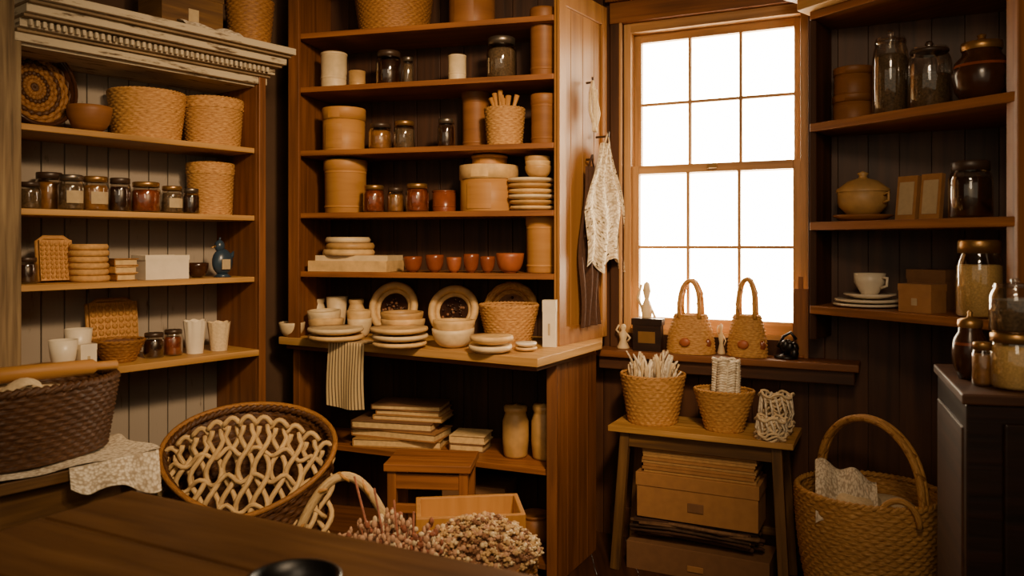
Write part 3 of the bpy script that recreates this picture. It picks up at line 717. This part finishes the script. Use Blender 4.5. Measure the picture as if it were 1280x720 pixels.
def tureen(b,w,h):
    r=w/2; b.lathe([(.001,0),(r*.6,0),(r*1.0,h*.1),(r*.98,h*.13),(.001,h*.08)],'bentD'); b.lathe([(.001,h*.1),(r*.45,h*.1),(r*.8,h*.3),(r*.85,h*.58),(r*.8,h*.6)],'tan'); b.lathe([(r*.88,h*.58),(r*.88,h*.63),(r*.5,h*.8),(r*.15,h*.86),(r*.12,h*.9),(r*.2,h*.95),(.001,h)],'tan')
    for sg in (-1,1): b.tube([(sg*r*.8,0,h*.5),(sg*r*1.02,0,h*.55),(sg*r*1.02,0,h*.4),(sg*r*.78,0,h*.35)],.005,'tan')
item(tureen,'lidded_tureen',FR,1043,1114,214,z,d=.12)
def frame(b,w,h):
    X=b.X; b.X=X@Matrix.Rotation(-.12,4,'X'); b.box(-w/2,w/2,-.008,.012,0,h,'card'); b.box(-w*.36,w*.36,-.010,-.008,h*.12,h*.86,'label'); b.box(-w*.05,w*.05,.012,.05,0,.01,'card'); b.X=X
item(frame,'small_picture_frame',FR,1119,1146,220,z,d=.12); item(frame,'small_picture_frame',FR,1149,1176,217,z,d=.12)
item(jar,'dark_glass_jar',FR,1188,1238,202,z,d=.10,content='cdark',lid='lidd',neck=.8)
z=RZ[2]
def saucercup(b,w,h):
    r=w/2; b.lathe([(.001,0),(r*.5,0),(r,h*.15),(r*.97,h*.2),(r*.5,h*.1),(.001,h*.1)],'white'); X=b.X; b.X=X@Matrix.Translation((0,0,h*.12)); b.lathe([(.001,0),(r*.3,0),(r*.35,h*.1),(r*.58,h*.5),(r*.6,h*.86),(r*.55,h*.86),(r*.5,h*.5),(.001,h*.3)],'white'); b.tube([(r*.56,0,h*.7),(r*.8,0,h*.7),(r*.78,0,h*.4),(r*.5,0,h*.3)],.005,'white'); b.X=X
item(platestack,'plate_stack',FR,1043,1126,373,z,d=.13,n=2,mats=['white'])
x,y=FR.at(1087,.13); zz=CZ+(HY-373)*y/F; item(saucercup,'teacup',FR,1056,1118,341,zz,d=.13)
item(carton,'cardboard_box',FR,1130,1175,355,z,d=.09,mat='card'); item(carton,'cardboard_box',FR,1142,1194,337,z,d=.26,mat='cardD')
item(jar,'flour_jar',FR,1197,1251,300,z,d=.07,content='cyel',lid='lidg',fill=.68)

# ================================================================= RIGHT DARK CABINET
b=B()
pc=[(1.048,1.845),(1.75,1.70),(1.85,2.2),(1.224,2.30)]
b.prism(pc,0,.88,'darkcab'); cx=sum(p[0] for p in pc)/4; cy=sum(p[1] for p in pc)/4
b.prism([(cx+(p[0]-cx)*1.03,cy+(p[1]-cy)*1.03) for p in pc],.88,.905,'wall')
for (xx,zz0,zz1) in ((1.12,.08,.42),(1.12,.48,.84)): b.prism([(xx,1.828),(xx+.36,1.754),(xx+.36,1.742),(xx,1.816)],zz0,zz1,'darkcab')
b.prism([(1.066,1.88),(1.20,2.24),(1.192,2.243),(1.058,1.883)],.08,.82,'cabdark')
b.ball((1.45,1.735,.66),.014,'lidg')
b.build('dark_cabinet',bevel=.004)
FD=Fr((1.048,1.845),(.7,-.145)); z=.905
item(urn,'lidded_pot',FD,1192,1233,388,z,d=.22)
item(jar,'honey_jar',FD,1216,1240,428,z,d=.12,content='camber',lid='lidg')
item(jar,'grain_container',FD,1241,1300,416,z,d=.09,content='cyel',lid='lidg',fill=.8,neck=.9)
item(jar,'candy_jar',FD,1240,1298,348,CZ+(HY-416)*FD.at(1270,.09)[1]/F+.001,d=.09,content='cgrey',lid='glass',fill=.6,knob=True)

# ================================================================= WINDOW SIDE TABLE
b=B(); TZ=.55
for i in range(3): b.box(0,.68,-.0+i*.095,.093+i*.095,TZ-.022,TZ,'shelflit')
b.box(.04,.64,.03,.045,TZ-.08,TZ-.022,'bench'); b.box(.04,.64,.24,.255,TZ-.08,TZ-.022,'bench')
for (u_,d_) in ((.06,.04),(.62,.04),(.06,.245),(.62,.245)):
    su=-1 if u_<.3 else 1; sd_=-1 if d_<.1 else .2
    X=b.X; ang=.06
    b.X=Matrix.Translation((u_,d_,TZ-.022))@Matrix.Rotation(-su*ang,4,'Y')@Matrix.Rotation(sd_*ang,4,'X'); b.box(-.018,.018,-.016,.016,-(TZ-.020),0,'bench'); b.X=X
b.box(.05,.63,.23,.25,.14,.17,'bench')
b.build('side_table',mw=FT.M,bevel=.002)
z=TZ
item(basketf,'woven_basket',FT,775,857,466,z,d=.14,mat='wickL',bot=.74,rows=12)
x,y=FT.at(816,.14); bb=B()
for i in range(60):
    a=U(0,6.28); q=.095*math.sqrt(R()); t_=U(.08,.15); wd=U(.012,.02); ph=U(0,6.28)
    bb.tube([(q*.8*math.cos(a),q*.8*math.sin(a),.0),(q*math.cos(a),q*math.sin(a),t_*.5),(q*1.1*math.cos(a)+.006*math.cos(ph),q*1.1*math.sin(a),t_*.8),(q*1.2*math.cos(a)+.016*math.cos(ph),q*1.15*math.sin(a),t_)],lambda t:wd*(.6+.25*math.sin(t*9+ph))*(1-.3*t),random.choice(['lace','linen','white','ivory']),seg=6,sy=.4)
bb.build('dried_coral_pods',(x,y,z+.125),0)
item(basketf,'woven_basket',FT,867,943,486,z,d=.11,mat='wickL',bot=.6,rows=11,sy=.75)
x,y=FT.at(907,.11); bb=B()
for i in range(110):
    a=i*.9; zz=i*.00135; bb.tube([(.045*math.cos(a),.035*math.sin(a),zz),(.05*math.cos(a+.5),.04*math.sin(a+.5),zz+.008),(.04*math.cos(a+1),.03*math.sin(a+1),zz+.002)],.007,random.choice(['lace','white']),seg=5)
bb.lathe([(.001,-.06),(.03,-.06),(.035,.0),(.04,.145),(.001,.15)],'lace'); bb.build('lace_bundle',(x,y,z+.115),0)
def wire(b,w,h):
    r=w/2
    for k_ in range(9):
        zz=h*(.05+.105*k_); rr=r*(.75+.2*math.sin(k_*.9)); b.tube([(rr*math.cos(a)+.004*math.sin(9*a),rr*.7*math.sin(a),zz+.008*math.sin(5*a+k_)) for a in [2*math.pi*i/36 for i in range(36)]],.005,'linen',seg=5,closed=True)
    for k_ in range(16):
        a=2*math.pi*k_/16; b.tube([(r*.6*math.cos(a),r*.42*math.sin(a),0),(r*.95*math.cos(a+.3),r*.66*math.sin(a+.3),h*.5),(r*.8*math.cos(a),r*.56*math.sin(a),h*.9)],.0045,'lace',seg=5)
item(wire,'twine_basket',FT,948,992,487,z,d=.14); item(wire,'twine_bundle',FT,944,984,520,z,d=.035)
def ubox(name,u0,u1,d0,d1,z0,z1,mat,lid=True):
    b=B(); b.box(u0+.004,u1-.004,d0+.004,d1-.004,z0,z1-.004,mat)
    if lid: b.box(u0,u1,d0,d1,z1-.05,z1,mat)
    b.box((u0+u1)/2-.03,(u0+u1)/2+.03,d0-.001,d0+.004,z0+(z1-z0)*.25,z0+(z1-z0)*.45,'cardD' if mat=='card' else 'card')
    b.build(name,mw=FT.M,bevel=.002)
ubox('wooden_crate',.06,.60,.03,.22,.0,.11,'cardD',False)
b=B()
for i in range(40):
    d_=U(.04,.2); zz=.12+U(0,.07); u_=U(.07,.12); b.tube([(u_,d_,zz),(u_+.15,d_+U(-.02,.02),zz+U(-.005,.01)),(u_+.33,d_+U(-.02,.02),zz+U(-.005,.01)),(u_+U(.43,.46),d_,zz-.0)],U(.005,.009),random.choice(['rust','twig','brown']),seg=6)
b.build('twig_bundle',mw=FT.M)
ubox('cardboard_box',.10,.56,.035,.22,.205,.375,'card')
b=B()
for i in range(9):
    b.box(.12+U(0,.01),.54+U(0,.01),.045+U(0,.01),.21,.376+i*.0115,.386+i*.0115,random.choice(['card','cover','cardD']))
b.build('folder_stack',mw=FT.M)

# ================================================================= FLOOR BASKET
b=B(); rr=.235
b.weave(lambda v:rr*(.74+.26*v+.06*math.sin(math.pi*v)),.42,30,36,'wickL',amp=.0055,th=.012,sy=.9)
X=b.X; b.X=Matrix.Rotation(-.75,4,'Z')
for o in (-.008,.008):
    b.tube([((rr-.03)*math.cos(math.pi*t/30),o,.39+.27*math.sin(math.pi*t/30)**.8) for t in range(31)],.012,'wickL',seg=8)
b.tube([((rr-.03)*math.cos(math.pi*t/60)+.008*math.sin(t*1.1),.016*math.cos(t*1.1),.39+.27*math.sin(math.pi*t/60)**.8) for t in range(61)],.007,'wickM',seg=6)
b.X=X
b.tube([(.0+.06*math.cos(math.pi*t/14)+.07,-rr*.84,.37+.08*math.sin(math.pi*t/14)) for t in range(15)],.010,'wickL')
b.build('handled_floor_basket',(1.205,2.70,.0),-.35)
b=B()
def fc(u,v):
    x=-.17+.19*u; y=-.12+.26*v; z_=.03+.07*math.sin(math.pi*v*.9)+.012*math.sin(12*u)+.01*math.sin(10*v+4*u)-.25*max(0,.5-v)**1.5-.04*u
    return (x,y,z_)
b.sheet(fc,30,30,'lace',su=.4,sv=.4)
b.ball((-.06,.02,-.02),(.10,.12,.055),'linen',16,10); b.ball((.05,.06,-.05),(.11,.1,.05),'linen',16,10)
b.build('folded_lace_cloth',(1.19,2.66,.40),-.35)

# ================================================================= LEFT BENCH + BASKET
b=B(); BZ=.70
for i in range(3): b.box(-1.1,.05,i*.137,i*.137+.134,BZ-.028,BZ,'bench')
b.box(-1.05,.02,.03,.05,BZ-.12,BZ-.028,'bench'); b.box(-1.05,.02,.35,.37,BZ-.12,BZ-.028,'bench')
for u_ in (-1.05,-.02):
    for d_ in (.03,.33): b.box(u_,u_+.045,d_,d_+.045,0,BZ-.028,'bench')
b.box(-.02,.02,.07,.33,BZ-.12,BZ-.028,'bench')
b.build('wooden_bench',mw=FB.M,bevel=.003)
b=B()
b.weave(lambda v:.27*(.88+.12*v),.185,15,40,'wickD',amp=.006,th=.012,sy=.62)
x,y=FB.w(-.23,.19); b.build('dark_wicker_basket',(x,y,BZ+.012),FB.a)
b=B()
b.ball((0,0,.0),(.2,.1,.045),'linen',20,10)
b.sheet(lambda u,v:(-.2+.25*u,-.1+.16*v,.035+.02*math.sin(9*u)+.015*math.sin(8*v)),20,16,'linen')
b.build('linen_bundle',(x,y,BZ+.15),FB.a)
b=B(); b.tube([(-.2,0,0),(-.15,0,0),(-.14,0,0),(.1,0,0),(.11,0,0),(.16,0,0)],lambda t:.012 if (t<.25 or t>.75) else .02,'bent',seg=14); b.build('rolling_pin',(FB.w(-.14,.15)[0],FB.w(-.14,.15)[1],BZ+.225),FB.a-.15)
b=B()
def cl_(u,v):
    return (-.38+.45*u+.01*math.sin(8*v),-.006+.25*v,BZ+.004+.003*math.sin(u*14)+.003)
b.sheet(cl_,30,20,'lace',su=.5,sv=.4)
def cl2_(u,v):
    a=.0+.36*u; drop=v*(.05+.03*math.sin(u*6+1)); return (.056+.012*math.sin(u*17)*v+.006,a,BZ+.006-drop)
b.sheet(cl2_,30,10,'lace',su=.4,sv=.1)
def cl3_(u,v): return (-.16+.225*u,-.006-.01*v-.008*math.sin(u*15)*v,BZ+.006-v*(.05+.05*u+.012*math.sin(u*9)))
b.sheet(cl3_,30,10,'lace',su=.3,sv=.12)
b.build('lace_tablecloth',mw=FB.M)

# ================================================================= BIG CANE BASKET
b=B()
hfn=lambda a:.40+.28*(.5+.5*math.sin(a))**.7
b.weave(lambda v:.27*(.72+.28*v),.5,26,36,'wickD',amp=.007,th=.012,sy=.62,hf=hfn)
for j in range(11):
    x0=-.245+.049*j; top=.665-1.7*x0*x0; yb=-.175+.5*x0*x0
    for sgn in (-1,1):
        P=[]
        for i in range(29):
            v=i/28; z_=.20+(top-.20)*v; sp=.024*math.cos(v*math.pi*4.2)*(1 if v<.93 else .6)
            P.append((x0+sgn*sp,yb+.15*v+.012*sgn*math.sin(v*math.pi*4.2)+.01*math.sin(j*2),z_))
        b.tube(P,.0085,'rope',seg=7)
    b.tube([(x0-.028+.056*t/8,yb+.15,top+.026*math.sin(math.pi*t/8)) for t in range(9)],.0085,'rope')
for v in (.3,.5,.7,.88):
    b.tube([(-.25+.5*t/40,-.175+.5*(-.25+.5*t/40)**2+.15*v-.014+.006*math.sin(t*1.3),.20+.44*v-1.2*v*(-.25+.5*t/40)**2+.014*math.sin(t*.9)) for t in range(41)],.0075,'rope')
P=[(.275*math.cos(a),.17*math.sin(a),.012+hfn(a)) for a in [2*math.pi*i/60 for i in range(60)]]; b.tube(P,.009,'wickM',closed=True)
b.build('cane_loop_basket',(-.86,2.62,0),.15)

# ================================================================= CENTRE FOREGROUND BASKETS
b=B()
b.weave(lambda v:.15*(.8+.2*v),.36,22,26,'wickM',amp=.005,th=.01,sy=.85)
P=[(-.15+.30*t/24,0,.35+.25*math.sin(math.pi*t/24)**.7) for t in range(25)]; b.tube(P,.013,'rope',seg=8)
P=[(p[0],.014*math.cos(i*1.3),p[2]+.01*math.sin(i*1.3)) for i,p in enumerate(P)]; b.tube(P,.006,'wickL',seg=5)
b.build('arched_handle_basket',(-.47,2.24,0),.15)
b=B()
b.weave(lambda v:.06*(.8+.2*v),.28,16,14,'wickM',amp=.003,th=.008)
for i in range(420):
    a=U(-1.25,1.0); e_=U(.14,.29); q=U(-.7,.7)
    p1=(math.sin(a)*e_*.62,q*e_*.45,.26+e_*(.52+.48*math.cos(a))); b.tube([(U(-.03,.03),U(-.02,.02),.2),(p1[0]*.5,p1[1]*.5,.2+(p1[2]-.2)*.6),p1],.0022,random.choice(['redtwig','twig','twig']),seg=4)
    for k_ in range(4): b.ball((p1[0]*(1-.1*k_)+U(-.004,.004),p1[1],p1[2]-.013*k_),(U(.004,.009),U(.004,.008),U(.006,.012)),random.choice(['redtwig','pink','pink','linen']),6,5)
for i in range(4): b.tube([(0,0,.2),(.03*i-.03,0,.42),(.05*i-.09,0,.66-.03*i)],.003,'redtwig',seg=5)
b.build('dried_flower_bouquet',(-.31,2.03,0),0)
b=B()
b.weave(lambda v:.15*(.82+.18*v),.42,24,26,'wickM',amp=.005,th=.01,sy=.8,bottom=True)
for i in range(900):
    a=U(0,6.28); q=math.sqrt(R()); zz=.44+.08*(1-q*q)+U(-.014,.01); s_=U(.005,.008); c_=(.16*q*math.cos(a),.13*q*math.sin(a),zz)
    mt=random.choice(['seed','seed','pink','seedD','ivory'])
    b.ball(c_,(s_,s_,s_),mt,6,5)
    for k_ in range(3):
        t=U(0,6.28); b.ball((c_[0]+s_*1.2*math.cos(t),c_[1]+s_*1.2*math.sin(t),c_[2]+U(-.003,.005)),(s_*.6,s_*.6,s_*.4),mt,5,4)
b.lathe([(.001,.40),(.14,.40),(.155,.43),(.08,.49),(.001,.505)],'seedD',sy=.8)
b.build('seedhead_basket',(-.085,2.12,0),0)
b=B(); w_=.32
for (y0,y1) in ((-.10,-.085),(.085,.10)): b.box(-w_/2,w_/2,y0,y1,0,.46,'bent')
b.box(-w_/2,-w_/2+.015,-.085,.085,0,.46,'bent'); b.box(w_/2-.015,w_/2,-.085,.085,0,.46,'bent'); b.box(-w_/2+.015,w_/2-.015,-.085,.085,0,.40,'linen')
b.build('tall_wooden_box',(-.13,2.42,0),.12,bevel=.003)
b=B(); sw=.29
b.box(-sw/2,sw/2,-.1,.1,.50,.525,'shelf')
for x_ in (-sw/2+.01,sw/2-.04):
    for y_ in (-.09,.06): b.box(x_,x_+.03,y_,y_+.03,0,.50,'shelf')
b.box(-sw/2+.03,sw/2-.03,-.085,-.07,.36,.39,'shelf'); b.box(-sw/2+.03,sw/2-.03,-.085,-.07,.44,.49,'shelf')
b.build('small_wooden_stool',(-.27,2.72,0),-.1,bevel=.003)

# ================================================================= FOREGROUND TABLE
b=B(); FTb=Fr((-.774,1.63),(.792,-.41)); TL=.93; TD=1.5
nP=8
for i in range(nP):
    d0=-TD+i*TD/nP; 
    b.box(.0,TL,d0+.0012,d0+TD/nP-.0012,.715,.75,'table')
b.box(.05,TL-.05,-TD+.05,-.05,.62,.715,'table')
for u_ in (.05,TL-.12):
    for d_ in (-TD+.05,-.12): b.box(u_,u_+.07,d_,d_+.07,0,.62,'table')
b.build('farmhouse_table',mw=FTb.M,bevel=.005)
b=B()
b.lathe([(.001,0),(.035,0),(.05,.012),(.062,.035),(.064,.05),(.058,.05),(.055,.032),(.04,.015),(.001,.012)],'black',seg=40)
b.build('black_iron_bowl',(-.295,1.08,.751),-.35)

# ================================================================= LIGHT
w=bpy.data.worlds.new('sky'); scene.world=w; w.use_nodes=True; nt=w.node_tree; N=nt.nodes; L=nt.links
bg=N['Background']; tc=N.new('ShaderNodeTexCoord'); sp=N.new('ShaderNodeSeparateXYZ'); L.new(tc.outputs['Generated'],sp.inputs[0])
mr=N.new('ShaderNodeMapRange'); mr.inputs[1].default_value=-.1; mr.inputs[2].default_value=.5; mr.inputs[3].default_value=.35; mr.inputs[4].default_value=34
L.new(sp.outputs[1],mr.inputs[0]); L.new(mr.outputs[0],bg.inputs[1]); bg.inputs[0].default_value=(1,.82,.56,1)
def aim(o,loc,tgt):
    o.location=loc; o.rotation_euler=(Vector(tgt)-Vector(loc)).to_track_quat('-Z','Y').to_euler()
def area(name,loc,tgt,size,e,col,sy=None,portal=False):
    l=bpy.data.lights.new(name,'AREA'); l.energy=e; l.color=col; l.size=size
    if sy: l.shape='RECTANGLE'; l.size_y=sy
    o=bpy.data.objects.new(name,l); scene.collection.objects.link(o); aim(o,loc,tgt)
    if portal: l.cycles.is_portal=True
    return o
def spot(name,loc,tgt,e,col,ang,rad):
    l=bpy.data.lights.new(name,'SPOT'); l.energy=e; l.color=col; l.spot_size=math.radians(ang); l.spot_blend=1; l.shadow_soft_size=rad
    o=bpy.data.objects.new(name,l); scene.collection.objects.link(o); aim(o,loc,tgt)
pc_=FW.w(.43,.13); pi_=FW.w(.43,-1)
area('window_portal',(pc_[0],pc_[1],1.53),(pi_[0],pi_[1],1.53),.8,1,(1,1,1),1.4,True)
spot('fill_spot',(.45,.9,2.40),(-.45,3.1,1.15),330,(1,.68,.38),75,.12)  # added spot, no real fitting; brightens the cupboard shelves
area('overhead_fill',(.3,.5,2.42),(-.3,2.9,1.1),.5,24,(1,.72,.44))  # unseen soft fill added overhead to lift the shelf fronts
area('rear_fill',(-.2,-.6,1.9),(.2,3,1.0),.8,9,(1,.76,.5))  # weak fill light added behind the camera

cam=bpy.data.cameras.new('camera'); co=bpy.data.objects.new('camera',cam); scene.collection.objects.link(co)
co.location=(0,0,CZ); co.rotation_euler=(math.pi/2,0,0); cam.sensor_width=36; cam.lens=36*F/1280; cam.shift_y=-(360-HY)/1280
cam.clip_start=.05; cam.dof.use_dof=True; cam.dof.focus_distance=3.0; cam.dof.aperture_fstop=3.5
scene.camera=co
